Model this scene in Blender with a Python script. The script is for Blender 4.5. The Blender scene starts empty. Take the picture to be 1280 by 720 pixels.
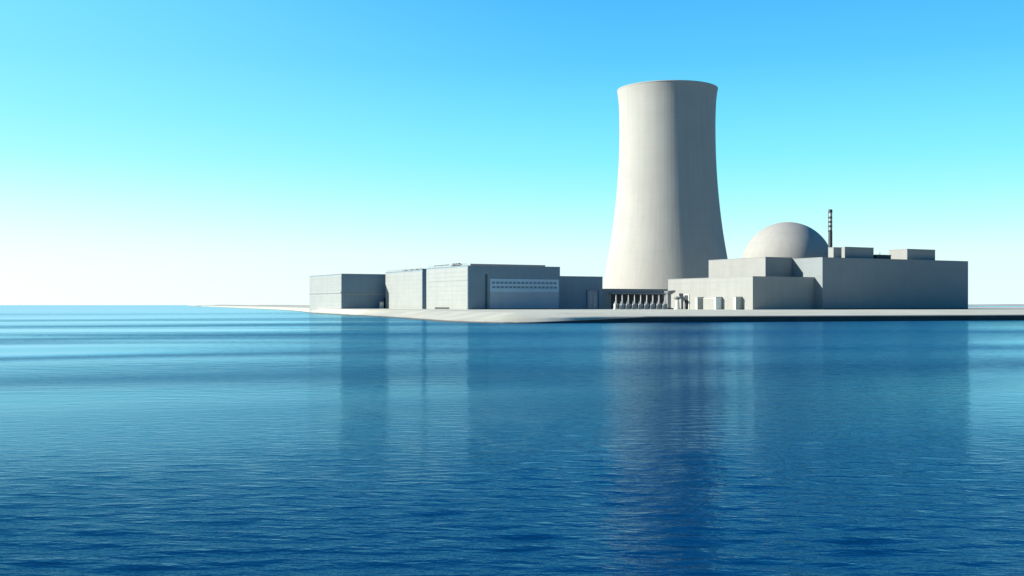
import bpy, math, random
import numpy as np
from mathutils import Vector
from mathutils.geometry import tessellate_polygon

random.seed(7)
rng = np.random.default_rng(11)
SC = bpy.context.scene
COL = SC.collection
R = math.radians
GRID = R(28)            # the plant's building grid is turned 28 degrees
GZ = 3.0                # yard level above the water

# ------------------------------------------------------------------ helpers
class MB:
    def __init__(s): s.v = []; s.f = []; s.sm = []
    def quad(s, pts, smooth=False):
        n = len(s.v); s.v += [tuple(p) for p in pts]; s.f.append(tuple(range(n, n + len(pts)))); s.sm.append(smooth)
    def box(s, x0, x1, y0, y1, z0, z1):
        n = len(s.v)
        s.v += [(x0,y0,z0),(x1,y0,z0),(x1,y1,z0),(x0,y1,z0),(x0,y0,z1),(x1,y0,z1),(x1,y1,z1),(x0,y1,z1)]
        for f in ((0,3,2,1),(4,5,6,7),(0,1,5,4),(1,2,6,5),(2,3,7,6),(3,0,4,7)):
            s.f.append(tuple(n+i for i in f)); s.sm.append(False)
        return s
    def lathe(s, cx, cy, prof, n=32, smooth=True, cap0=False, cap1=False):
        b = len(s.v)
        for (r, z) in prof:
            for i in range(n):
                a = 2*math.pi*i/n
                rr = r(a) if callable(r) else r
                s.v.append((cx+rr*math.cos(a), cy+rr*math.sin(a), z))
        for k in range(len(prof)-1):
            for i in range(n):
                j = (i+1) % n
                s.f.append((b+k*n+i, b+k*n+j, b+(k+1)*n+j, b+(k+1)*n+i)); s.sm.append(smooth)
        if cap0: s.f.append(tuple(b+i for i in reversed(range(n)))); s.sm.append(False)
        if cap1: s.f.append(tuple(b+(len(prof)-1)*n+i for i in range(n))); s.sm.append(False)
        return s
    def tube(s, p, q, r, n=8):
        p, q = Vector(p), Vector(q); d = (q-p).normalized()
        a = Vector((0,0,1)) if abs(d.z) < .9 else Vector((1,0,0))
        e1 = d.cross(a).normalized(); e2 = d.cross(e1)
        b = len(s.v)
        for c in (p, q):
            for i in range(n):
                t = 2*math.pi*i/n
                s.v.append(tuple(c + e1*r*math.cos(t) + e2*r*math.sin(t)))
        for i in range(n):
            j = (i+1) % n
            s.f.append((b+i, b+n+i, b+n+j, b+j)); s.sm.append(True)
        s.f.append(tuple(b+i for i in range(n))); s.sm.append(False)
        s.f.append(tuple(b+n+i for i in reversed(range(n)))); s.sm.append(False)
        return s
    def build(s, name, mat, parent=None, bevel=0):
        me = bpy.data.meshes.new(name)
        me.from_pydata(s.v, [], s.f); me.update()
        me.polygons.foreach_set('use_smooth', s.sm)
        me.materials.append(mat)
        o = bpy.data.objects.new(name, me); COL.objects.link(o)
        if parent: o.parent = parent
        if bevel:
            m = o.modifiers.new('bevel', 'BEVEL'); m.width = bevel; m.segments = 2; m.limit_method = 'ANGLE'
        return o

def tag(o, label=None, cat=None, group=None, kind=None):
    if label: o['label'] = label
    if cat: o['category'] = cat
    if group: o['group'] = group
    if kind: o['kind'] = kind
    return o

def thing(name, x, y, label, cat, group=None, z=0.0, rot=GRID):
    o = bpy.data.objects.new(name, None); COL.objects.link(o)
    o.location = (x, y, z); o.rotation_euler = (0, 0, rot); o.empty_display_size = 2
    return tag(o, label, cat, group)

def loc(o, u, v):
    """world position of a point given on o's grid axes"""
    a = o.rotation_euler.z
    return (o.location.x + u*math.cos(a) - v*math.sin(a), o.location.y + u*math.sin(a) + v*math.cos(a))

# ---------------------------------------------------------------- materials
def nodes(name):
    m = bpy.data.materials.new(name); m.use_nodes = True
    nt = m.node_tree
    return m, nt, nt.nodes['Principled BSDF']

def rgb(c, f=1.0): return (c[0]*f, c[1]*f, c[2]*f, 1)

def mat_wall(name, col, rough=.8, pw=6.0, ph=3.0, seam=.82, var=.10, streak=.14, metal=0, bump=.02):
    """cast or clad wall: panel seams on both faces, cloudy tone, rain streaks running down"""
    m, nt, p = nodes(name); N = nt.nodes; L = nt.links
    tc = N.new('ShaderNodeTexCoord')
    sep = N.new('ShaderNodeSeparateXYZ'); L.new(tc.outputs['Object'], sep.inputs[0])
    add = N.new('ShaderNodeMath'); add.operation = 'ADD'; L.new(sep.outputs[0], add.inputs[0]); L.new(sep.outputs[1], add.inputs[1])
    cmb = N.new('ShaderNodeCombineXYZ'); L.new(add.outputs[0], cmb.inputs[0]); L.new(sep.outputs[2], cmb.inputs[1])
    br = N.new('ShaderNodeTexBrick'); br.offset = 0; L.new(cmb.outputs[0], br.inputs['Vector'])
    br.inputs['Scale'].default_value = 1; br.inputs['Brick Width'].default_value = pw; br.inputs['Row Height'].default_value = ph
    br.inputs['Mortar Size'].default_value = .05; br.inputs['Mortar Smooth'].default_value = .4; br.inputs['Bias'].default_value = 0
    br.inputs['Color1'].default_value = (1-var*.5,)*3+(1,); br.inputs['Color2'].default_value = (1,1,1,1); br.inputs['Mortar'].default_value = (seam,)*3+(1,)
    no = N.new('ShaderNodeTexNoise'); no.inputs['Scale'].default_value = .13; no.inputs['Detail'].default_value = 7; no.inputs['Roughness'].default_value = .6
    L.new(tc.outputs['Object'], no.inputs['Vector'])
    mr = N.new('ShaderNodeMapRange'); mr.inputs['From Min'].default_value = .3; mr.inputs['From Max'].default_value = .7
    mr.inputs['To Min'].default_value = 1-var; mr.inputs['To Max'].default_value = 1+var; L.new(no.outputs['Fac'], mr.inputs['Value'])
    mp = N.new('ShaderNodeMapping'); mp.inputs['Scale'].default_value = (.9, .03, 1); L.new(cmb.outputs[0], mp.inputs['Vector'])
    st = N.new('ShaderNodeTexNoise'); st.inputs['Scale'].default_value = 1; st.inputs['Detail'].default_value = 4; L.new(mp.outputs[0], st.inputs['Vector'])
    sr = N.new('ShaderNodeMapRange'); sr.inputs['From Min'].default_value = .45; sr.inputs['From Max'].default_value = .75
    sr.inputs['To Min'].default_value = 1; sr.inputs['To Max'].default_value = 1-streak; L.new(st.outputs['Fac'], sr.inputs['Value'])
    m1 = N.new('ShaderNodeMath'); m1.operation = 'MULTIPLY'; L.new(mr.outputs[0], m1.inputs[0]); L.new(sr.outputs[0], m1.inputs[1])
    mx = N.new('ShaderNodeMix'); mx.data_type = 'RGBA'; mx.blend_type = 'MULTIPLY'; mx.inputs[0].default_value = 1
    mx.inputs[6].default_value = rgb(col); L.new(br.outputs['Color'], mx.inputs[7])
    vm = N.new('ShaderNodeVectorMath'); vm.operation = 'SCALE'; L.new(mx.outputs[2], vm.inputs[0]); L.new(m1.outputs[0], vm.inputs['Scale'])
    L.new(vm.outputs[0], p.inputs['Base Color'])
    p.inputs['Roughness'].default_value = rough; p.inputs['Metallic'].default_value = metal
    if bump:
        b = N.new('ShaderNodeBump'); b.inputs['Strength'].default_value = .5; b.inputs['Distance'].default_value = bump
        L.new(br.outputs['Fac'], b.inputs['Height']); b.invert = True; L.new(b.outputs[0], p.inputs['Normal'])
    return m

def mat_plain(name, col, rough=.6, metal=0, var=.12, scale=1.2):
    m, nt, p = nodes(name); N = nt.nodes; L = nt.links
    tc = N.new('ShaderNodeTexCoord'); no = N.new('ShaderNodeTexNoise'); no.inputs['Scale'].default_value = scale; no.inputs['Detail'].default_value = 5
    L.new(tc.outputs['Object'], no.inputs['Vector'])
    cr = N.new('ShaderNodeValToRGB'); cr.color_ramp.elements[0].position = .3; cr.color_ramp.elements[1].position = .7
    cr.color_ramp.elements[0].color = rgb(col, 1-var); cr.color_ramp.elements[1].color = rgb(col, 1+var)
    L.new(no.outputs['Fac'], cr.inputs[0]); L.new(cr.outputs[0], p.inputs['Base Color'])
    p.inputs['Roughness'].default_value = rough; p.inputs['Metallic'].default_value = metal
    return m

def mat_shell(name, col, var=.05, streak=.06):
    """slip-formed concrete of revolution: pour lines, rain streaks down the shell"""
    m, nt, p = nodes(name); N = nt.nodes; L = nt.links
    tc = N.new('ShaderNodeTexCoord')
    mp = N.new('ShaderNodeMapping'); mp.inputs['Scale'].default_value = (.35, .35, .012); L.new(tc.outputs['Object'], mp.inputs['Vector'])
    st = N.new('ShaderNodeTexNoise'); st.inputs['Scale'].default_value = 1; st.inputs['Detail'].default_value = 5; L.new(mp.outputs[0], st.inputs['Vector'])
    sr = N.new('ShaderNodeMapRange'); sr.inputs['From Min'].default_value = .4; sr.inputs['From Max'].default_value = .72
    sr.inputs['To Min'].default_value = 1; sr.inputs['To Max'].default_value = 1-streak; L.new(st.outputs['Fac'], sr.inputs['Value'])
    no = N.new('ShaderNodeTexNoise'); no.inputs['Scale'].default_value = .05; no.inputs['Detail'].default_value = 6; L.new(tc.outputs['Object'], no.inputs['Vector'])
    nr = N.new('ShaderNodeMapRange'); nr.inputs['From Min'].default_value = .3; nr.inputs['From Max'].default_value = .7
    nr.inputs['To Min'].default_value = 1-var; nr.inputs['To Max'].default_value = 1+var; L.new(no.outputs['Fac'], nr.inputs['Value'])
    sep = N.new('ShaderNodeSeparateXYZ'); L.new(tc.outputs['Object'], sep.inputs[0])
    md = N.new('ShaderNodeMath'); md.operation = 'PINGPONG'; md.inputs[1].default_value = 3.0; L.new(sep.outputs[2], md.inputs[0])
    lr = N.new('ShaderNodeMapRange'); lr.inputs['From Min'].default_value = 0; lr.inputs['From Max'].default_value = .25
    lr.inputs['To Min'].default_value = .93; lr.inputs['To Max'].default_value = 1; L.new(md.outputs[0], lr.inputs['Value'])
    a = N.new('ShaderNodeMath'); a.operation = 'MULTIPLY'; L.new(sr.outputs[0], a.inputs[0]); L.new(nr.outputs[0], a.inputs[1])
    b = N.new('ShaderNodeMath'); b.operation = 'MULTIPLY'; L.new(a.outputs[0], b.inputs[0]); L.new(lr.outputs[0], b.inputs[1])
    vm = N.new('ShaderNodeVectorMath'); vm.operation = 'SCALE'; vm.inputs[0].default_value = col; L.new(b.outputs[0], vm.inputs['Scale'])
    L.new(vm.outputs[0], p.inputs['Base Color']); p.inputs['Roughness'].default_value = .85
    return m

M_SHELL = mat_shell('tower concrete', (.43, .415, .375))
M_DOME = mat_shell('dome concrete', (.40, .385, .35), var=.05, streak=.08)
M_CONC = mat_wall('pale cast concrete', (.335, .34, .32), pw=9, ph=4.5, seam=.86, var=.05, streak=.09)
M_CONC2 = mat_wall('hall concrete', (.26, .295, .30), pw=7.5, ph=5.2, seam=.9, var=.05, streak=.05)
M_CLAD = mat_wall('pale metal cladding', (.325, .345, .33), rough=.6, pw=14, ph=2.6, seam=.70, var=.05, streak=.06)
M_FRONT = mat_wall('blue-grey shade-tinted front', (.17, .26, .32), rough=.6, pw=4.2, ph=8.2, seam=.86, var=.06, streak=.10)  # blue-grey shade of the hall fronts is put into this base colour
M_BAND = mat_wall('window band panels', (.40, .60, .72), rough=.35, pw=2.7, ph=1.9, seam=.8, var=.05, streak=.04)
M_PANEL = mat_wall('smooth wall panel', (.34, .43, .50), rough=.5, pw=5.4, ph=9.6, seam=.85, var=.04, streak=.08)
M_ROOF = mat_plain('roofing felt', (.14, .14, .14), .9)
M_CAP = mat_plain('parapet coping', (.30, .31, .31), .6)
M_GLASS = mat_plain('window glass', (.15, .24, .30), .2)
M_DARK = mat_plain('dark louvre steel', (.03, .035, .04), .6)
M_STEEL = mat_plain('grey steel', (.22, .24, .25), .5, .3)
M_STACK = mat_plain('dark painted steel', (.05, .06, .065), .5)
M_PALE = mat_plain('pale painted metal', (.62, .63, .61), .5)
M_GREY = mat_plain('grey-green painted metal', (.36, .42, .43), .55)
M_LITE = mat_plain('blue-grey glazed front', (.52, .66, .70), .3)

# ------------------------------------------------------------------- ground
def shore_pt(px, Y): return ((px-640)/1372*Y, Y)
# waterline on the plan, west to east
WL = [(-3080, 10400), (-2350, 8000), (-1050, 3800), (-335, 1480), (-262, 1240), (-184, 950), (-149, 800), (-135, 735), (-94, 607), (-57, 490),
      (-30, 385), (-19, 345), (-11, 326), (-4, 319), (6, 323), (20, 334), (60, 350), (108, 366), (180, 392), (240, 430), (290, 470), (325, 500), (380, 545), (480, 610), (700, 760), (1300, 1100), (2200, 1500)]
def densify(P, step):
    out = []
    for a, b in zip(P[:-1], P[1:]):
        d = math.dist(a, b); n = max(1, int(d/step(a)))
        for i in range(n): out.append((a[0]+(b[0]-a[0])*i/n, a[1]+(b[1]-a[1])*i/n))
    out.append(P[-1]); return out
P = densify(WL, lambda p: 6 if p[1] < 700 and abs(p[0]) < 500 else 40)
for _ in range(3):
    P = [P[0]] + [((a[0]+2*b[0]+c[0])/4, (a[1]+2*b[1]+c[1])/4) for a, b, c in zip(P[:-2], P[1:-1], P[2:])] + [P[-1]]
nr_ = []
for i in range(len(P)):
    a = P[max(0, i-3)]; b = P[min(len(P)-1, i+3)]
    dx, dy = b[0]-a[0], b[1]-a[1]; l = math.hypot(dx, dy)
    nr_.append((-dy/l, dx/l))      # inland, left of west->east travel
def wob(i, k, s): return math.sin(i*.7+k)*s*.5 + math.sin(i*.31+2*k)*s*.5
g = MB(); rings = []
prev_is = None
for i, (p, n) in enumerate(zip(P, nr_)):
    quay = min(1, max(0, (p[0]+14)/34)) if p[1] < 900 else (0.0 if p[0] > -150 and p[0] < 0 else 1.0)
    if p[0] < -135: quay = .8
    # (distance inland, height)
    beach = [(-14, -1.6), (0, 0), (5, .75), (11, 1.5), (14, 1.9), (18, 3.0)]
    wall = [(-2.5, -1.6), (0, 0), (.8, 1.45), (1.1, 1.8), (9, 1.95), (38, 3.0)]
    if p[1] < 560: wall[5] = (20+18*min(1, max(0, (p[0]-40)/60)), 3.0); wall[4] = (6, 2.1); beach[1:5] = [(0, 0), (5, .8), (10, 1.5), (14, 2.2)]; beach[5] = (20, 3.0)
    if p[1] > 560 and p[0] < 0:
        beach = [(-6, -1.6), (0, 0), (2.0, 1.0), (3.5, 1.6), (4.5, 2.2), (6, 3.0)]
        wall = [(-2.5, -1.6), (0, 0), (.8, 1.1), (1.4, 1.5), (3.5, 2.2), (6, 3.0)]
    row = []
    for k in range(6):
        d = beach[k][0]*(1-quay)+wall[k][0]*quay; z = beach[k][1]*(1-quay)+wall[k][1]*quay
        d += wob(i, k, .25 if quay > .5 else .8) if 0 < k < 5 else 0
        row.append((p[0]+n[0]*d, p[1]+n[1]*d, z))
    rings.append(row)
nv = len(rings)
for row in rings: g.v += row
for i in range(nv-1):
    for k in range(5):
        a = i*6+k; b = (i+1)*6+k
        g.f.append((a, b, b+1, a+1)); g.sm.append(True)
inner = [Vector((r[5][0], r[5][1], GZ)) for r in rings]
back = [(2300, 1700), (1500, 1620), (900, 1500), (500, 1420), (120, 1500), (-300, 2300), (-900, 4600), (-2100, 8400), (-2900, 10600)]
poly = inner + [Vector((x, y, GZ)) for x, y in back]
base = len(g.v)
g.v += [tuple(v) for v in poly]
for t in tessellate_polygon([poly]):
    a, b, c = (poly[j] for j in t)
    t = tuple(base+j for j in t)
    if (b-a).cross(c-a).z < 0: t = t[::-1]
    g.f.append(t); g.sm.append(False)
# the far side drops to the water too
for a, b in zip(back[:-1], back[1:]):
    g.quad([(a[0], a[1], GZ), (b[0], b[1], GZ), (b[0]*1.004, b[1]+8, -1.5), (a[0]*1.004, a[1]+8, -1.5)][::-1])

m, nt, p_ = nodes('sandy yard ground'); N = nt.nodes; L = nt.links
tc = N.new('ShaderNodeTexCoord')
n1 = N.new('ShaderNodeTexNoise'); n1.inputs['Scale'].default_value = .05; n1.inputs['Detail'].default_value = 8; n1.inputs['Roughness'].default_value = .50; L.new(tc.outputs['Object'], n1.inputs['Vector'])
cr = N.new('ShaderNodeValToRGB'); e = cr.color_ramp.elements
e[0].position = .32; e[0].color = (.52, .50, .40, 1); e[1].position = .68; e[1].color = (.64, .615, .50, 1)
L.new(n1.outputs['Fac'], cr.inputs[0])
# wet, weed-dark zone below the tide line belongs to the ground itself
sp = N.new('ShaderNodeSeparateXYZ'); L.new(tc.outputs['Object'], sp.inputs[0])
n2 = N.new('ShaderNodeTexNoise'); n2.inputs['Scale'].default_value = .4; n2.inputs['Detail'].default_value = 6; L.new(tc.outputs['Object'], n2.inputs['Vector'])
ad = N.new('ShaderNodeMath'); ad.operation = 'MULTIPLY_ADD'; ad.inputs[1].default_value = .5; L.new(n2.outputs['Fac'], ad.inputs[0]); L.new(sp.outputs[2], ad.inputs[2])
wr = N.new('ShaderNodeMapRange'); wr.inputs['From Min'].default_value = .45; wr.inputs['From Max'].default_value = .75; L.new(ad.outputs[0], wr.inputs['Value'])
mx = N.new('ShaderNodeMix'); mx.data_type = 'RGBA'; L.new(wr.outputs[0], mx.inputs[0]); mx.inputs[6].default_value = (.13, .12, .095, 1); L.new(cr.outputs[0], mx.inputs[7])
L.new(mx.outputs[2], p_.inputs['Base Color']); p_.inputs['Roughness'].default_value = .95
bp = N.new('ShaderNodeBump'); bp.inputs['Distance'].default_value = .15; bp.inputs['Strength'].default_value = .6; L.new(n2.outputs['Fac'], bp.inputs['Height']); L.new(bp.outputs[0], p_.inputs['Normal'])
M_GROUND = m
tag(g.build('ground', M_GROUND), kind='structure')

# quay wall of dark stone along the east front (sloping rock revetment)
q = MB(); idx = [i for i, p in enumerate(P) if p[0] > -8 and p[1] < 1400 and (p[0] > 0 or p[1] < 330)]
M_QUAY = mat_wall('dark quay stone', (.085, .085, .08), pw=3.2, ph=.6, seam=.6, var=.25, streak=.3, bump=.06)
prof = [(-.9, -1.5), (-.55, .1), (-.35, 1.35), (-.3, 1.62), (1.25, 1.86)]
for a, i in enumerate(idx):
    f = min(1, a/7)
    for d, z in prof:
        z2 = z if z < 0 else z*f + .02
        x, y = P[i]; n = nr_[i]; q.v.append((x+n[0]*d, y+n[1]*d, z2))
for a in range(len(idx)-1):
    for k in range(len(prof)-1):
        s = a*5+k; t = (a+1)*5+k
        q.f.append((s, t, t+1, s+1)); q.sm.append(k < 2)
tag(q.build('quay_wall', M_QUAY), 'long low dark quay wall of stone along the waterfront below the buildings', 'quay wall')

ca, sa = math.cos(GRID), math.sin(GRID)
y_ = MB(); y_.quad([(u*ca-v*sa, u*sa+v*ca, GZ+.012) for u, v in ((400, 588), (760, 588), (760, 900), (400, 900))])
tag(y_.build('bounce_cut_sheet', mat_plain('dark bounce absorber', (.05, .05, .05), .95, scale=.3)), kind='structure')  # dark sheet added behind the buildings to cut ground bounce on the tower

# far shore, low and pale, across the water behind
def headland(name, x0, x1, y, h, seed, col):
    rr = random.Random(seed); b = MB(); n = 60; ph = [rr.uniform(0, 6.3) for _ in range(4)]
    for i in range(n+1):
        t = i/n; x = x0+(x1-x0)*t
        e = min(1, t*7, (1-t)*7)**.7
        z = h*e*(.72+.12*math.sin(t*19+ph[0])+.08*math.sin(t*47+ph[1])+.06*math.sin(t*83+ph[2]))
        b.v += [(x, y-120, -1), (x, y-40, z*.55), (x, y+60, z), (x, y+500, z*.9), (x, y+1200, -1)]
    for i in range(n):
        for k in range(4):
            a = i*5+k; b.f.append((a, a+5, a+6, a+1)); b.sm.append(True)
    o = b.build(name, mat_plain(name+' earth', col, .95, scale=.004)); tag(o, kind='structure'); return o
headland('far_hills', 2200, 9500, 6200, 19, 3, (.42, .42, .38))
headland('far_dunes', -1450, -800, 4900, 7, 5, (.50, .46, .38))

# -------------------------------------------------------------------- water
def make_water():
    dense = np.arange(-46, 46.01, .14)
    west = np.arange(-180, -46.5, 3.0); east = np.arange(49, 180, 3.0)
    ang = np.radians(np.concatenate([west, dense, east]))
    rad = np.concatenate([[0.5, 3, 6], 8*np.exp(np.arange(0, math.log(60000/8), .0042))])
    A, Rr = np.meshgrid(ang, rad)
    X = Rr*np.sin(A); Y = Rr*np.cos(A)
    # wind-roughened and slick lanes (world-space): long streaks lying roughly east-west
    def lanes(X, Y):
        v = np.zeros_like(X)
        for lx, ly, a in ((260, 46, .5), (150, 23, .35), (420, 110, .45)):
            for k in range(4):
                th = rng.normal(0, .12); ph = rng.uniform(0, 6.28); s = rng.uniform(.75, 1.35)
                kx = 2*math.pi/lx*rng.uniform(-1, 1); ky = 2*math.pi/ly*s
                v += a/2*np.sin(kx*X + ky*(Y + X*math.tan(th)) + ph)
        return v
    ln = lanes(X, Y)
    az = np.degrees(np.arctan2(X, Y))
    # the bay is sheltered to the west: more slick water beyond about 90 m
    sig = lambda v: 1/(1+np.exp(-np.clip(v, -30, 30)))
    Xc = np.clip(X, -400, 400)
    # a low swell runs in from the north-west: its lanes lie oblique to the shore and widen seaward
    Yl = Y - .55*Xc*sig(-X/25) - .12*Xc*sig(X/25) + 2.5*np.sin(X*.06+1) + .03*Y*np.sin(X*.021+.5) + .02*Y*np.sin(X*.05*60/(np.abs(Y)+60)+2)
    west_ = sig(-(X + .07*Y + 10)/(8+.05*Y))
    east_ = sig((X - .41*Y + 1)/(5+.03*Y))
    dist = sig((Yl-47-2*np.sin(X*.16))/5.5)
    gust = np.zeros_like(X)
    for c, wd, am, kx, ph in ((93, 12, 1.0, .012, .6), (134, 9, .85, .02, 2), (212, 24, .85, .012, 1), (330, 26, .55, .011, 2.4), (470, 50, .45, .008, 4), (800, 130, .4, .006, 5)):
        gust = np.maximum(gust, am*(.75+.25*np.sin(X*kx+ph))*np.exp(-np.abs((Yl-c)/wd)**1.7))
    gust[Y < 0] = 0
    mid_ = .42*sig((Rr-85)/15)
    slick = dist*np.clip(np.maximum(np.maximum(west_, east_), mid_)*(1-gust) + .16*ln*(west_+.3), 0, 1)
    rough = 1 - .97*slick
    mesh_rough = 1 - .80*slick
    Z = np.zeros_like(X)
    tot = 0
    W = []
    for i in range(120):
        lam = math.exp(rng.uniform(math.log(.5), math.log(1.6)))
        spread = .27
        th = math.pi/2 + .16 + rng.normal(0, spread)
        W.append((lam, th, rng.uniform(0, 6.28)))
    slope_rms = WAVE_SLOPE
    for lam, th, ph in W:
        k = 2*math.pi/lam
        a = slope_rms*math.sqrt(2/len(W))/k*1.0
        fade = np.clip((lam/(Rr*.0042+1e-6) - 5)/6, 0, 1)
        c = np.cos(k*(X*math.cos(th)+Y*math.sin(th))+ph)
        Z += a*fade*c*mesh_rough
    # the swell itself
    for lam, sl, th, ph in ((38, .012, 2.05, .3), (61, .010, 2.15, 1.9), (24, .006, 1.9, 4.0)):
        k = 2*math.pi/lam; Z += sl/k*np.cos(k*(X*math.cos(th)+Y*math.sin(th))+ph)*np.exp(-(Rr/260)**2)
    nA, nR = len(ang), len(rad)
    v = np.stack([X, Y, Z], -1).reshape(-1, 3)
    i, j = np.meshgrid(np.arange(nR-1), np.arange(nA), indexing='ij')
    j2 = (j+1) % nA
    f = np.stack([i*nA+j, (i+1)*nA+j, (i+1)*nA+j2, i*nA+j2], -1).reshape(-1, 4)[:, ::-1]
    c0 = len(v); v = np.vstack([v, [[0, 0, 0]]])
    me = bpy.data.meshes.new('water')
    nf = len(f)
    tri = np.stack([np.full(nA, c0), (np.arange(nA)+1) % nA, np.arange(nA)], -1)
    me.vertices.add(len(v)); me.vertices.foreach_set('co', v.astype(np.float32).ravel())
    me.loops.add(nf*4+nA*3); me.loops.foreach_set('vertex_index', np.concatenate([f.ravel(), tri.ravel()]).astype(np.int32))
    me.polygons.add(nf+nA)
    me.polygons.foreach_set('loop_start', np.concatenate([np.arange(nf)*4, nf*4+np.arange(nA)*3]).astype(np.int32))
    me.polygons.foreach_set('use_smooth', np.ones(nf+nA, bool))
    me.update(calc_edges=True); me.validate()
    at = me.attributes.new('ripple', 'FLOAT', 'POINT')
    at.data.foreach_set('value', np.append(rough.ravel(), 1).astype(np.float32))
    o = bpy.data.objects.new('water', me); COL.objects.link(o)
    return tag(o, kind='structure')

WAVE_SLOPE = .08
wo = make_water()
m, nt, p_ = nodes('sea water'); N = nt.nodes; L = nt.links
out = [n for n in N if n.type == 'OUTPUT_MATERIAL'][0]; N.remove(p_)
p_ = N.new('ShaderNodeBsdfAnisotropic'); p_.inputs['Color'].default_value = (.40, .79, 1.0, 1)
body = N.new('ShaderNodeBsdfDiffuse'); body.inputs['Color'].default_value = (.0004, .034, .100, 1)
fz = N.new('ShaderNodeFresnel'); fz.inputs['IOR'].default_value = 1.31
ms = N.new('ShaderNodeMixShader'); fq = N.new('ShaderNodeMath'); fq.operation = 'MULTIPLY'; L.new(fz.outputs[0], fq.inputs[0]); L.new(fq.outputs[0], ms.inputs[0]); L.new(body.outputs[0], ms.inputs[1]); L.new(p_.outputs[0], ms.inputs[2]); L.new(ms.outputs[0], out.inputs['Surface'])
tc = N.new('ShaderNodeTexCoord'); at = N.new('ShaderNodeAttribute'); at.attribute_name = 'ripple'
# wind-ruffled patches mirror less of the low sky than slick ones
fk = N.new('ShaderNodeMapRange'); fk.inputs['To Min'].default_value = 1.2; fk.inputs['To Max'].default_value = .60
L.new(at.outputs['Fac'], fk.inputs['Value']); L.new(fk.outputs[0], fq.inputs[1])
def wave_noise(scale, sx, det, rot):
    mp = N.new('ShaderNodeMapping'); mp.inputs['Scale'].default_value = (scale*sx, scale, 1); mp.inputs['Rotation'].default_value = (0, 0, rot)
    L.new(tc.outputs['Object'], mp.inputs['Vector'])
    n = N.new('ShaderNodeTexNoise'); n.inputs['Scale'].default_value = 1; n.inputs['Detail'].default_value = det; n.inputs['Roughness'].default_value = .55
    L.new(mp.outputs[0], n.inputs['Vector']); return n
fine = wave_noise(2.4, .45, 4, .16)
mid = wave_noise(.75, .35, 3, -.1)
cd = N.new('ShaderNodeVectorMath'); cd.operation = 'LENGTH'; L.new(tc.outputs['Object'], cd.inputs[0])
fr = N.new('ShaderNodeMapRange'); fr.inputs['From Min'].default_value = 45; fr.inputs['From Max'].default_value = 150; L.new(cd.outputs['Value'], fr.inputs['Value'])
fm = N.new('ShaderNodeMath'); fm.operation = 'MULTIPLY'; L.new(fr.outputs[0], fm.inputs[0]); L.new(at.outputs['Fac'], fm.inputs[1])
b1 = N.new('ShaderNodeBump'); b1.inputs['Distance'].default_value = .55; L.new(mid.outputs['Fac'], b1.inputs['Height']); L.new(fm.outputs[0], b1.inputs['Strength'])
b2 = N.new('ShaderNodeBump'); b2.inputs['Distance'].default_value = .075; L.new(fine.outputs['Fac'], b2.inputs['Height']); L.new(at.outputs['Fac'], b2.inputs['Strength'])
rg = N.new('ShaderNodeMapRange'); rg.inputs['From Min'].default_value = .1; rg.inputs['To Min'].default_value = .04; rg.inputs['To Max'].default_value = .18
rf = N.new('ShaderNodeMapRange'); rf.inputs['From Min'].default_value = 25; rf.inputs['From Max'].default_value = 150; L.new(cd.outputs['Value'], rf.inputs['Value'])
rm = N.new('ShaderNodeMath'); rm.operation = 'MULTIPLY'; L.new(rf.outputs[0], rm.inputs[0]); L.new(at.outputs['Fac'], rm.inputs[1])
L.new(rm.outputs[0], rg.inputs['Value']); L.new(rg.outputs[0], p_.inputs['Roughness'])
L.new(b1.outputs[0], b2.inputs['Normal']); L.new(b2.outputs[0], p_.inputs['Normal']); L.new(b2.outputs[0], fz.inputs['Normal'])
wo.data.materials.append(m)

# ---------------------------------------------------------------- buildings
def walls(t, u, v, z1, mat, name='wall', z0=.6, inset=.5, cap=True, u0=0, v0=0):
    """box body with an up-stand parapet round a sunk roof"""
    b = MB(); pz = z1-.9
    b.box(u0, u0+u, v0, v0+v, z0, pz)
    w = .5
    b.box(u0, u0+u, v0, v0+w, pz, z1); b.box(u0, u0+u, v0+v-w, v0+v, pz, z1)
    b.box(u0, u0+w, v0+w, v0+v-w, pz, z1); b.box(u0+u-w, u0+u, v0+w, v0+v-w, pz, z1)
    o = b.build(name, mat, t)
    r = MB().box(u0+w+.01, u0+u-w-.01, v0+w+.01, v0+v-w-.01, pz+.004, pz+.12); r.build('roof', M_ROOF, t)
    if cap:
        c = MB(); e = .12
        c.box(u0-e, u0+u+e, v0-e, v0+w+e, z1+.003, z1+.22); c.box(u0-e, u0+u+e, v0+v-w-e, v0+v+e, z1+.003, z1+.22)
        c.box(u0-e, u0+w+e, v0+w+e, v0+v-w-e, z1+.003, z1+.22); c.box(u0+u-w-e, u0+u+e, v0+w+e, v0+v-w-e, z1+.003, z1+.22)
        c.build('coping', M_CAP, t)
    return o

def siding(t, v0, v1, z0, z1, n, mat=M_CLAD, ledges=()):
    """horizontal cladding on the west (-u) face, boards slightly lapped"""
    b = MB(); h = (z1-z0)/n
    for k in range(n):
        za = z0+k*h; zb = za+h
        b.quad([(-.16, v0, za), (-.16, v1, za), (-.08, v1, zb), (-.08, v0, zb)][::-1])
        b.quad([(-.16, v0, za), (-.08, v0, zb), (-.02, v0, zb), (-.02, v0, za)][::-1])
        b.quad([(-.16, v1, za), (-.08, v1, zb), (-.02, v1, zb), (-.02, v1, za)])
        b.quad([(-.16, v0, za), (-.02, v0, za), (-.02, v1, za), (-.16, v1, za)][::-1])
    o = b.build('cladding', mat, t)
    if ledges:
        l = MB()
        for z, hh, d in ledges: l.box(-d, -.17, v0, v1, z, z+hh)
        l.build('ledge', M_CLAD, t)
    return o

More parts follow.
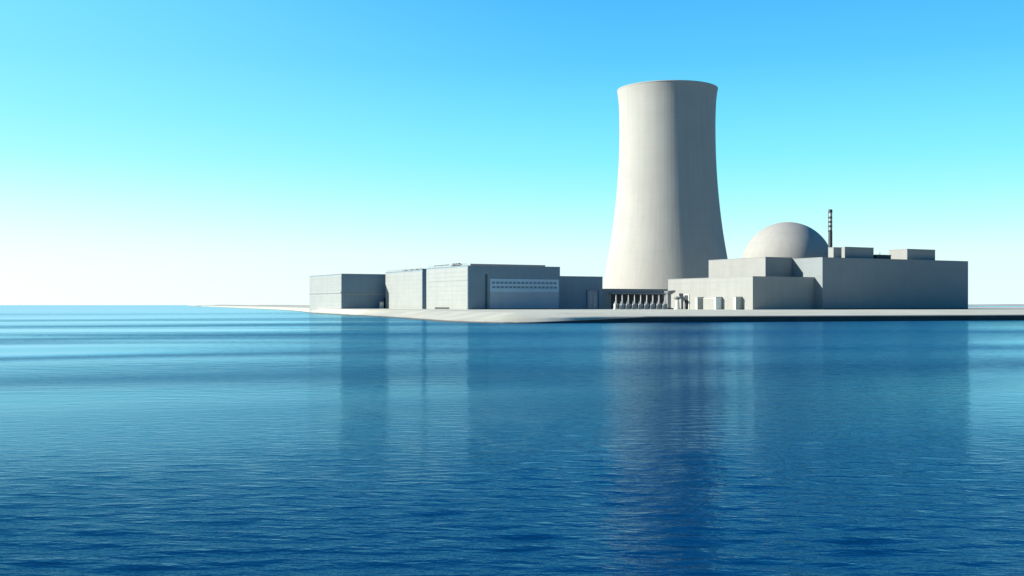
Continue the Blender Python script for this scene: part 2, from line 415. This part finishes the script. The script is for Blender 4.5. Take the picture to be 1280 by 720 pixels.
def rail(t, pts, z, name='railing'):
    b = MB()
    for (a, c) in zip(pts[:-1], pts[1:]):
        n = max(1, int(math.dist(a, c)/3))
        for k in range(n+1):
            x = a[0]+(c[0]-a[0])*k/n; y = a[1]+(c[1]-a[1])*k/n
            b.tube((x, y, z), (x, y, z+1.1), .05, 6)
        for h in (.55, 1.1): b.tube((*a, z+h), (*c, z+h), .045, 6)
    return b.build(name, M_STEEL, t)

def windows(t, xs, z0, z1, y, w):
    for x in xs:
        f = MB(); e = .12
        f.box(x-e, x, y-.06, y+.1, z0-e, z1+e); f.box(x+w, x+w+e, y-.06, y+.1, z0-e, z1+e)
        f.box(x, x+w, y-.06, y+.1, z0-e, z0); f.box(x, x+w, y-.06, y+.1, z1, z1+e)
        fo = f.build('window', M_BAND, t)
        MB().box(x+.01, x+w-.01, y+.0, y+.05, z0+.01, z1-.01).build('pane', M_GLASS, fo)

# --- west shed
t = thing('industrial_building', -111.8, 720, 'pale flat-roofed shed at the seaward end with a grey ledge round its lit side', 'building', 'flat-roofed halls on the waterfront')
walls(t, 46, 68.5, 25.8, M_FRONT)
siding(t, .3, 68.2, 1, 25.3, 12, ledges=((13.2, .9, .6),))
MB().box(3, 44, -.22, -.01, 12.2, 12.9).build('ledge', M_CAP, t)
d = MB().box(29.5, 37.5, -.10, -.005, 3, 10.4); d.build('roller_door', M_DARK, t)
x, y = loc(t, 25.5, -6)
s = thing('equipment_kiosk', x, y, 'small pale kiosk standing before the dark front of the seaward shed', 'kiosk')
MB().box(-1.1, 1.1, -1.1, 1.1, 2.9, 7.3).build('body', M_PALE, s, .05)
MB().box(-1.3, 1.3, -1.3, 1.3, 7.303, 7.55).build('roof', M_CAP, s)
MB().box(-.5, .5, -1.16, -1.103, 3.0, 5.2).build('door', M_GREY, s)

# --- middle hall
t = thing('industrial_building', -54.9, 673, 'middle pale hall showing mostly its striped lit side between two other halls', 'building', 'flat-roofed halls on the waterfront')
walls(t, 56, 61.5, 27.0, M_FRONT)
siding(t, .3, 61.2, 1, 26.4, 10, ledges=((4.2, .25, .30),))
rail(t, [(.4, 1), (.4, 60), ], 27.22)
r = MB()
for k in range(4): r.box(3, 7, 8+9*k, 13+9*k, 26.2, 28.0)
r.build('roof_unit', M_STEEL, t)

# --- turbine hall nearest the point
t = thing('turbine_hall', -24, 599, 'tall hall with a ribbon of small windows on its shaded front and striped lit side', 'building')
T3 = t
b = MB()
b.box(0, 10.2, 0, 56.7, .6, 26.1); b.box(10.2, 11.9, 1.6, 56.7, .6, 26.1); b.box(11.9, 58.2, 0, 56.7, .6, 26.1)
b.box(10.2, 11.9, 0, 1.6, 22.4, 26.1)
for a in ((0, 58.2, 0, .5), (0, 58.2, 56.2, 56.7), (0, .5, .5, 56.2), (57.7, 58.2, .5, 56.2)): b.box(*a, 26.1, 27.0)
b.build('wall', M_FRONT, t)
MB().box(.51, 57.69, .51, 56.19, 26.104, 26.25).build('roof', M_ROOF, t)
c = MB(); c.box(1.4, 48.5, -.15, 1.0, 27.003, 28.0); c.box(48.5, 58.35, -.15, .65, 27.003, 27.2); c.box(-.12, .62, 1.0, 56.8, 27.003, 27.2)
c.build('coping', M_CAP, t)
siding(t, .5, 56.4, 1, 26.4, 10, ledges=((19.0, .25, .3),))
MB().box(-.22, -.17, 24, 44, 3.2, 4.1).build('vent', M_DARK, t)
rail(t, [(.35, 2), (.35, 55)], 27.2)
pp = MB()
for y0, y1, zz in ((12, 27, 28.0), (30, 50, 28.4)):
    pp.tube((2.2, y0, zz), (2.2, y1, zz), .22); 
    for yy in (y0+1, (y0+y1)/2, y1-1): pp.tube((2.2, yy, 26.2), (2.2, yy, zz), .12)
pp.build('roof_pipe', M_STEEL, t)
for yy in (19, 22, 25.5): MB().box(3, 4.6, yy, yy+1.6, 26.25, 29.0).build('roof_unit', M_STEEL, t)
# framed panel with the window ribbon
b = MB(); b.box(13.4, 57.2, -.30, -.003, 12.6, 19.9); b.build('window_band', M_BAND, t)
MB().box(13.4, 57.2, -.16, -.003, 3.4, 12.5).build('wall_panel', M_PANEL, t)
rr = random.Random(4)
xs = [14.4+2.62*k for k in range(16)]
windows(t, [x for x in xs if rr.random() > .05], 17.2, 18.4, -.36, 2.05)
windows(t, [x+.2 for x in xs if rr.random() > .05], 14.7, 15.9, -.36, 2.05)
b = MB()
for z in (13.9, 16.5, 19.3): b.box(13.5, 57.1, -.42, -.302, z, z+.14)
b.build('sill', M_PALE, t)
MB().box(0.6, 57.6, -.07, -.003, 3.0, 3.3).build('plinth', M_DARK, t)

# --- annex with the tall entrance
x, y = loc(T3, 58.2, 8)
t = thing('annex_building', x, y, 'medium-height shaded annex with a tall dark entrance next to the windowed hall', 'building')
TA = t
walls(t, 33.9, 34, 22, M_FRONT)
b = MB(); b.box(22.9, 23.4, -.8, -.003, 2.9, 14.0); b.box(30.8, 31.3, -.8, -.003, 2.9, 14.0); b.box(22.9, 31.3, -.8, -.003, 14.0, 14.6)
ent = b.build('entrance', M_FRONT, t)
MB().box(23.4, 30.8, -.12, -.004, 2.9, 14.0).build('glazing', M_GLASS, ent)
b = MB()
for xx in (25.4, 27.8, 28.9): b.box(xx, xx+.28, -.24, -.13, 2.9, 14.0 if xx < 26 else 10.5)
for zz in (5.6, 8.0, 10.5): b.box(27.9, 29.0, -.28, -.25, zz, zz+.35)
b.build('mullion', M_PALE, ent)

# --- low switchgear block
x, y = loc(TA, 33.9, 6)
t = thing('low_building', x, y, 'lowest shaded block in front of the cooling tower behind a row of transformers', 'building')
TC_ = t
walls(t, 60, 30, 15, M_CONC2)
for k in range(9):
    u = 10.0+k*4.35
    MB().box(u, u+3.2, -.1, -.004, 3.0, 11.8).build('bay_opening', M_DARK, t)
MB().box(8.5, 49.6, -3.4, -.004, 12.2, 12.7).build('canopy', M_CAP, t)

# --- transformers, one of each kind then copies
t0 = thing('transformer', 0, 0, '', 'transformer', 'pale transformers in a row')
b = MB(); b.box(-1.25, 1.25, -1.6, 1.6, 3.0, 3.4); b.box(-1.0, 1.0, -1.3, 1.3, 3.4, 6.3)
b.build('tank', M_PALE, t0, .05)
b = MB()
for k in range(6): b.box(-.9+k*.33, -.75+k*.33, -1.9, -1.303, 3.7, 6.0)
b.build('radiator', M_GREY, t0)
for dx in (-.55, .55):
    MB().lathe(dx, .6, [(.28, 6.3), (.2, 6.6), (.32, 6.8), (.18, 7.0), (.3, 7.2), (.14, 7.6)], 12, cap1=True).build('insulator', M_GREY, t0)
MB().lathe(0, -.4, [(.42, 6.3), (.36, 7.5), (.44, 7.6), (.28, 7.9), (.34, 9.2), (.18, 11.2), (.1, 11.4)], 14, cap1=True).build('bushing', M_PALE, t0)
word = ['outermost pale transformer at the entrance end of the row', 'second transformer from the entrance end of the row', 'third transformer from the entrance end of the row',
        'fourth transformer from the entrance end, just short of the middle', 'middle transformer of the nine before the low block', 'fourth transformer from the pylon end, just past the middle',
        'third transformer from the pylon end of the row', 'second transformer from the pylon end of the row', 'transformer at the pylon end, nearest the flared grey pylon']
for k in range(9):
    if k == 0: o = t0; o.rotation_euler.z = GRID
    else:
        o = t0.copy(); COL.objects.link(o)
        for ch in [c for c in t0.children]:
            c = ch.copy(); COL.objects.link(c); c.parent = o
    o.location = (57.8+k*3.52, 611+k*.75, .12); o.scale = (.9, .9, .96); o.rotation_euler.z = R(14); o['label'] = word[k]

# --- pale reactor auxiliary building (tier one)
t = thing('auxiliary_building', 126.2, 575.3, 'broad low pale concrete block with a brightly lit side and small kiosks along it', 'building')
T1 = t
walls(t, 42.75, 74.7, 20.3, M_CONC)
b = MB(); b.box(-.35, -.003, 54.2, 54.8, 2.9, 11.6); b.box(-.35, -.003, 58.6, 59.2, 2.9, 11.6); b.box(-.35, -.003, 54.8, 58.6, 11.0, 11.6)
fr_ = b.build('door_frame', M_PALE, t)
MB().box(-.12, -.004, 54.8, 58.6, 2.9, 11.0).build('door', M_DARK, fr_)
x_, y_ = loc(T1, -3.0, 27.9)
s = thing('equipment_shelter', x_, y_, 'long plain pale shelter between the two kiosks nearest the dark door', 'shelter')
MB().box(0, 2.9, 0, 10.0, 2.8, 9.0).build('body', M_CONC, s, .05)
MB().box(-.15, 2.95, -.15, 10.1, 9.003, 9.25).build('roof', M_PALE, s)
b = MB()
for v_ in (0.0, 24, 50): b.box(-.05, -.003, v_+.2, 74 if v_ == 50 else v_+23, 17.6, 17.75)
b.build('string_course', M_CAP, t)

klabel = ['kiosk with louvred front nearest the dark door on the lit wall', 'middle kiosk with a plain blue-grey front at the end of the pale shelter', 'kiosk nearest the shaded corner of the low pale block with louvred front']
for k, (v_, col) in enumerate(((41.4, M_GREY), (25.1, M_LITE), (8.5, M_GREY))):
    x, y = loc(T1, -4.3, v_)
    s = thing('equipment_kiosk', x, y, klabel[k], 'kiosk', 'kiosks along the lit wall')
    MB().box(0, 3.9, 0, 1.7, 2.8, 9.6).build('body', M_PALE, s, .06)
    MB().box(-.2, 4.05, -.2, 1.9, 9.603, 9.85).build('roof', M_CAP, s)
    if k == 1: MB().box(.25, 3.7, -.08, -.003, 3.1, 9.3).build('front_panel', col, s)
    else:
        b = MB(); b.box(.25, 3.7, -.05, -.003, 3.1, 9.3)
        for j in range(10): b.box(.4, 3.5, -.14, -.052, 3.5+j*.56, 3.72+j*.56)
        b.build('louvre_door', col, s)
        if k == 2: MB().box(1.75, 1.95, -.2, -.15, 3.3, 9.2).build('door_post', M_PALE, s)

# pylon and intake hood
x, y = loc(T1, -7.5, 64.0)
s = thing('concrete_pylon', x, y, 'grey pylon with a flared head standing between the transformers and the lit block', 'pylon')
b = MB(); b.box(-1.15, 1.15, -1.0, 1.0, 3.4, 11.4); b.build('shaft', M_STEEL, s, .06)
b = MB(); n0 = len(b.v)
b.v += [(-1.2,-1.0,11.4),(1.2,-1.0,11.4),(1.2,1.0,11.4),(-1.2,1.0,11.4),(-1.7,-1.8,12.6),(3.6,-1.8,12.9),(3.6,1.8,12.9),(-1.7,1.8,12.6),(-1.7,-1.8,13.3),(3.6,-1.8,13.9),(3.6,1.8,13.9),(-1.7,1.8,13.3)]
for f in ((0,1,5,4),(1,2,6,5),(2,3,7,6),(3,0,4,7),(4,5,9,8),(5,6,10,9),(6,7,11,10),(7,4,8,11),(8,9,10,11)): b.f.append(f); b.sm.append(False)
b.build('head', M_STEEL, s)
MB().box(-2.9, 2.4, -1.7, 1.7, 2.9, 3.7).build('base', M_DARK, s)
x, y = loc(T1, -5.2, 58.5)
s = thing('intake_hood', x, y, 'short pale intake shaft with a dark overhanging hood beside the dark door', 'intake hood')
b = MB(); b.lathe(0, 0, [(1.9, 2.9), (1.9, 3.4), (1.3, 3.9), (1.15, 6.2), (.8, 8.4)], 16, cap1=True); b.build('shaft', M_PALE, s)
MB().lathe(0, 0, [(.9, 8.4), (2.2, 9.3), (2.2, 9.7), (.4, 10.3)], 16, cap0=True, cap1=True).build('hood', M_STEEL, s)

# --- upper block (tier two) stands on the roof of tier one
x, y = loc(T1, 23.8, 17.5)
t = thing('upper_block', x, y, 'square pale upper block standing on the low pale building in front of the dome', 'building')
walls(t, 18.97, 49.6, 31.6, M_CONC, z0=19.55)

# --- main hall (tier three)
t = thing('reactor_hall', 166.9, 590, 'long tall hall with a blank shaded front and boxes on its roof', 'building')
TM = t
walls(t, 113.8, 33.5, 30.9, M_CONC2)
MB().box(.5, 113.3, -.08, -.003, 3.0, 3.5).build('plinth', M_DARK, t)
def roofbox(u0, u1, v0, v1, z1, name, label, mat=M_CONC, group='boxes on the hall roof', extra=None):
    x, y = loc(TM, u0, v0)
    s = thing(name, x, y, label, 'rooftop box', group)
    MB().box(0, u1-u0, 0, v1-v0, 30.0, z1).build('wall', mat, s)
    c = MB().box(-.12, u1-u0+.12, -.12, v1-v0+.12, z1+.003, z1+.25); c.build('roof', M_CAP, s)
    if extra: extra(s, u1-u0, v1-v0)
roofbox(9.9, 15.8, 2, 6, 36.6, 'plant_room', 'narrow plant room on the hall roof right beside the chimney')
roofbox(20.2, 41.9, 4, 12, 37.2, 'plant_room', 'wide plant room on the roof between the chimney and the small dark unit')
roofbox(68.2, 90.9, 4, 17.5, 37.2, 'plant_room', 'plant room with a lit side, farthest from the chimney along the roof')
x, y = loc(TM, 43, 3)
s = thing('roof_ventilator', x, y, 'small dark ventilator unit on the roof between two plant rooms', 'ventilator')
MB().box(0, 11.3, 0, 4, 30, 33.3).build('body', M_STACK, s, .05)
MB().box(-.3, 11.6, -.3, 4.3, 33.303, 33.6).build('lid', M_STEEL, s)
MB().tube((4.8, 2, 33.6), (4.8, 2, 35.0), .15).build('pipe', M_STACK, s)

# --- chimney
x, y = loc(TM, 17.3, 12)
s = thing('chimney', x, y, 'thin dark chimney with a pale banded upper half beside the dome', 'chimney')
MB().lathe(0, 0, [(1.15, 30), (1.12, 46.0)], 20).build('shaft', M_STACK, s)
b = MB().lathe(0, 0, [(.82, 46.0), (.82, 57.0)], 20); b.build('upper_shaft', M_GREY, s)
MB().lathe(0, 0, [(1.1, 56.6), (1.2, 57.4), (.95, 58.4)], 20, cap1=True).build('cap', M_STACK, s)
for k, z in enumerate((46.0, 48.6, 51.0, 53.4)):
    MB().lathe(0, 0, [(.83, z), (1.08, z+.05), (1.08, z+1.0), (.83, z+1.05)], 20).build('band', M_STACK, s)
b = MB()
for a in (0.6, 2.7, 4.8):
    b.tube((1.15*math.cos(a), 1.15*math.sin(a), 46), (1.15*math.cos(a), 1.15*math.sin(a), 57), .13, 6)
b.build('ladder_rail', M_STACK, s)

# --- containment dome
def shellmesh(prof, n=160): return MB().lathe(0, 0, prof, n)
x, y = (165.7, 661)
s = thing('reactor_dome', x, y, 'round grey concrete dome rising behind the stepped pale blocks', 'dome', rot=0)
Rd = 27.0; zc = 28.3
shellmesh([(Rd, .6), (Rd, 26.9)]).build('drum', M_DOME, s)
shellmesh([(Rd, 26.9), (Rd+.4, 27.0), (Rd+.4, 28.2), (Rd, 28.3)]).build('ring_beam', M_CAP, s)
dome = shellmesh([(max(.02, Rd*math.cos(a)), zc+Rd*math.sin(a)) for a in np.linspace(0, math.pi/2, 40)])
dome.build('dome_shell', M_DOME, s)

# --- cooling tower
s = thing('cooling_tower', 111.7, 790, 'huge waisted concrete cooling tower standing behind the low buildings', 'cooling tower', rot=0)
zs = [2, 17.7, 35, 59, 83, 107, 131, 147, 153, 157, 160]
rs = [50.5, 46.6, 43.3, 39.3, 36.5, 34.8, 34.2, 34.5, 34.9, 35.4, 35.9]
# smooth interpolation (Catmull-Rom on the measured radii)
def crm(x):
    i = max(k for k in range(len(zs)-1) if zs[k] <= x)
    x0, x1 = zs[i], zs[i+1]; t = (x-x0)/(x1-x0)
    def sl(k):
        if k == 0: return (rs[1]-rs[0])/(zs[1]-zs[0])
        if k == len(zs)-1: return (rs[-1]-rs[-2])/(zs[-1]-zs[-2])
        return (rs[k+1]-rs[k-1])/(zs[k+1]-zs[k-1])
    h = x1-x0
    return (2*t**3-3*t**2+1)*rs[i]+(t**3-2*t**2+t)*h*sl(i)+(-2*t**3+3*t**2)*rs[i+1]+(t**3-t**2)*h*sl(i+1)
def ribbed(r0): return lambda a, r0=r0: r0 + .02*max(0, math.cos(a*88))**6
prof = [(ribbed(crm(z)), z) for z in np.linspace(2, 159.4, 110)]
MB().lathe(0, 0, prof, 88*6).build('shell', M_SHELL, s)
rt = crm(160)
MB().lathe(0, 0, [(rt-.1, 159.3), (rt+.03, 159.35), (rt+.03, 160.1), (rt-.9, 160.1), (rt-1.0, 157)], 200).build('rim', M_SHELL, s)
MB().lathe(0, 0, [(crm(z)-1.0, z) for z in np.linspace(158, 100, 30)], 120).build('inner_shell', M_SHELL, s)

# --------------------------------------------------------------- light, sky
EL = 23; BETA = 3
w = bpy.data.worlds.new('World'); SC.world = w; w.use_nodes = True
N = w.node_tree.nodes; L = w.node_tree.links; bg = N['Background']
sky = N.new('ShaderNodeTexSky'); sky.sky_type = 'NISHITA'; sky.sun_disc = False
sky.sun_elevation = R(EL); sky.sun_rotation = R(270-BETA)
sky.altitude = 0; sky.air_density = 1.0; sky.dust_density = .6; sky.ozone_density = 3.0
# the Nishita sky is graded towards the clear cyan of the day: pale low down and on the sun's side, deep blue outside the view, added to darken shaded faces
EXPO = .62
tc = N.new('ShaderNodeTexCoord'); sp = N.new('ShaderNodeSeparateXYZ'); L.new(tc.outputs['Generated'], sp.inputs[0])
def ramp(stops):
    r = N.new('ShaderNodeValToRGB'); e = r.color_ramp.elements
    while len(e) < len(stops): e.new(.5)
    for el, (z, c) in zip(e, stops): el.position = z; el.color = (*c, 1)
    L.new(sp.outputs[2], r.inputs[0]); return r
RC = ramp([(0, (.81,.99,1)), (.045, (.74,1,.98)), (.073, (.53,.98,.97)), (.103, (.35,.94,.97)), (.131, (.24,.86,.97)), (.167, (.17,.74,.96)),
           (.213, (.105,.585,.96)), (.267, (.07,.48,.96)), (.4, (.02,.27,.84)), (.7, (.01,.15,.52)), (1, (.02,.12,.40))])
RL = ramp([(0, (1,1,1)), (.03, (.98,1,1)), (.06, (.87,1,1)), (.09, (.68,1,.97)), (.125, (.45,.99,.97)), (.16, (.33,.93,.97)),
           (.21, (.25,.83,.96)), (.267, (.20,.77,.95)), (.4, (.04,.38,.87)), (.7, (.03,.2,.55)), (1, (.02,.12,.40))])
RB = ramp([(0, (.03,.26,.42)), (.1, (.02,.20,.38)), (.3, (.01,.15,.34)), (1, (.01,.12,.34))])
def mth(op, a, b_=None, c_=None):
    n = N.new('ShaderNodeMath'); n.operation = op
    for i, v in enumerate((a, b_, c_)):
        if v is None: continue
        if isinstance(v, (int, float)): n.inputs[i].default_value = v
        else: L.new(v, n.inputs[i])
    return n.outputs[0]
azi = mth('ARCTAN2', sp.outputs[0], sp.outputs[1])     # 0 = north, + = east
def smooth(x, a, b_):
    n = N.new('ShaderNodeMapRange'); n.interpolation_type = 'SMOOTHSTEP'; n.inputs['From Min'].default_value = R(a); n.inputs['From Max'].default_value = R(b_)
    L.new(x, n.inputs['Value']); return n.outputs[0]
wl = smooth(mth('MULTIPLY', azi, -1), -8, 38)
wb = smooth(mth('ABSOLUTE', azi), 29, 72)
def mix(f, a, b_):
    n = N.new('ShaderNodeMix'); n.data_type = 'RGBA'; n.clamp_factor = True
    if isinstance(f, float): n.inputs[0].default_value = f
    else: L.new(f, n.inputs[0])
    L.new(a, n.inputs[6]); L.new(b_, n.inputs[7]); return n.outputs[2]
grad = mix(wb, mix(wl, RC.outputs[0], RL.outputs[0]), RB.outputs[0])
sc_ = N.new('ShaderNodeVectorMath'); sc_.operation = 'SCALE'; L.new(grad, sc_.inputs[0]); sc_.inputs['Scale'].default_value = 1.06/(.10*2**EXPO)
L.new(mix(.96, sky.outputs[0], sc_.outputs[0]), bg.inputs['Color']); bg.inputs['Strength'].default_value = .10
sd = bpy.data.lights.new('sun', 'SUN'); sd.energy = 5.0; sd.angle = R(.5); sd.color = (1, .97, .87)
so = bpy.data.objects.new('sun', sd); COL.objects.link(so)
to = Vector((-math.cos(R(BETA))*math.cos(R(EL)), -math.sin(R(BETA))*math.cos(R(EL)), math.sin(R(EL))))
so.rotation_euler = to.to_track_quat('Z', 'Y').to_euler(); so.location = (-200, 0, 200)

cam = bpy.data.cameras.new('camera'); co = bpy.data.objects.new('camera', cam); COL.objects.link(co)
co.location = (0, 0, 5.4); co.rotation_euler = (R(90), 0, 0)
cam.lens = 36*1372/1280; cam.shift_y = 21.3/1280; cam.clip_start = .5; cam.clip_end = 90000
SC.camera = co
SC.view_settings.view_transform = 'Standard'; SC.view_settings.look = 'None'
SC.view_settings.exposure = EXPO; SC.view_settings.gamma = 1; SC.view_settings.use_curve_mapping = False
SC.cycles.max_bounces = 6
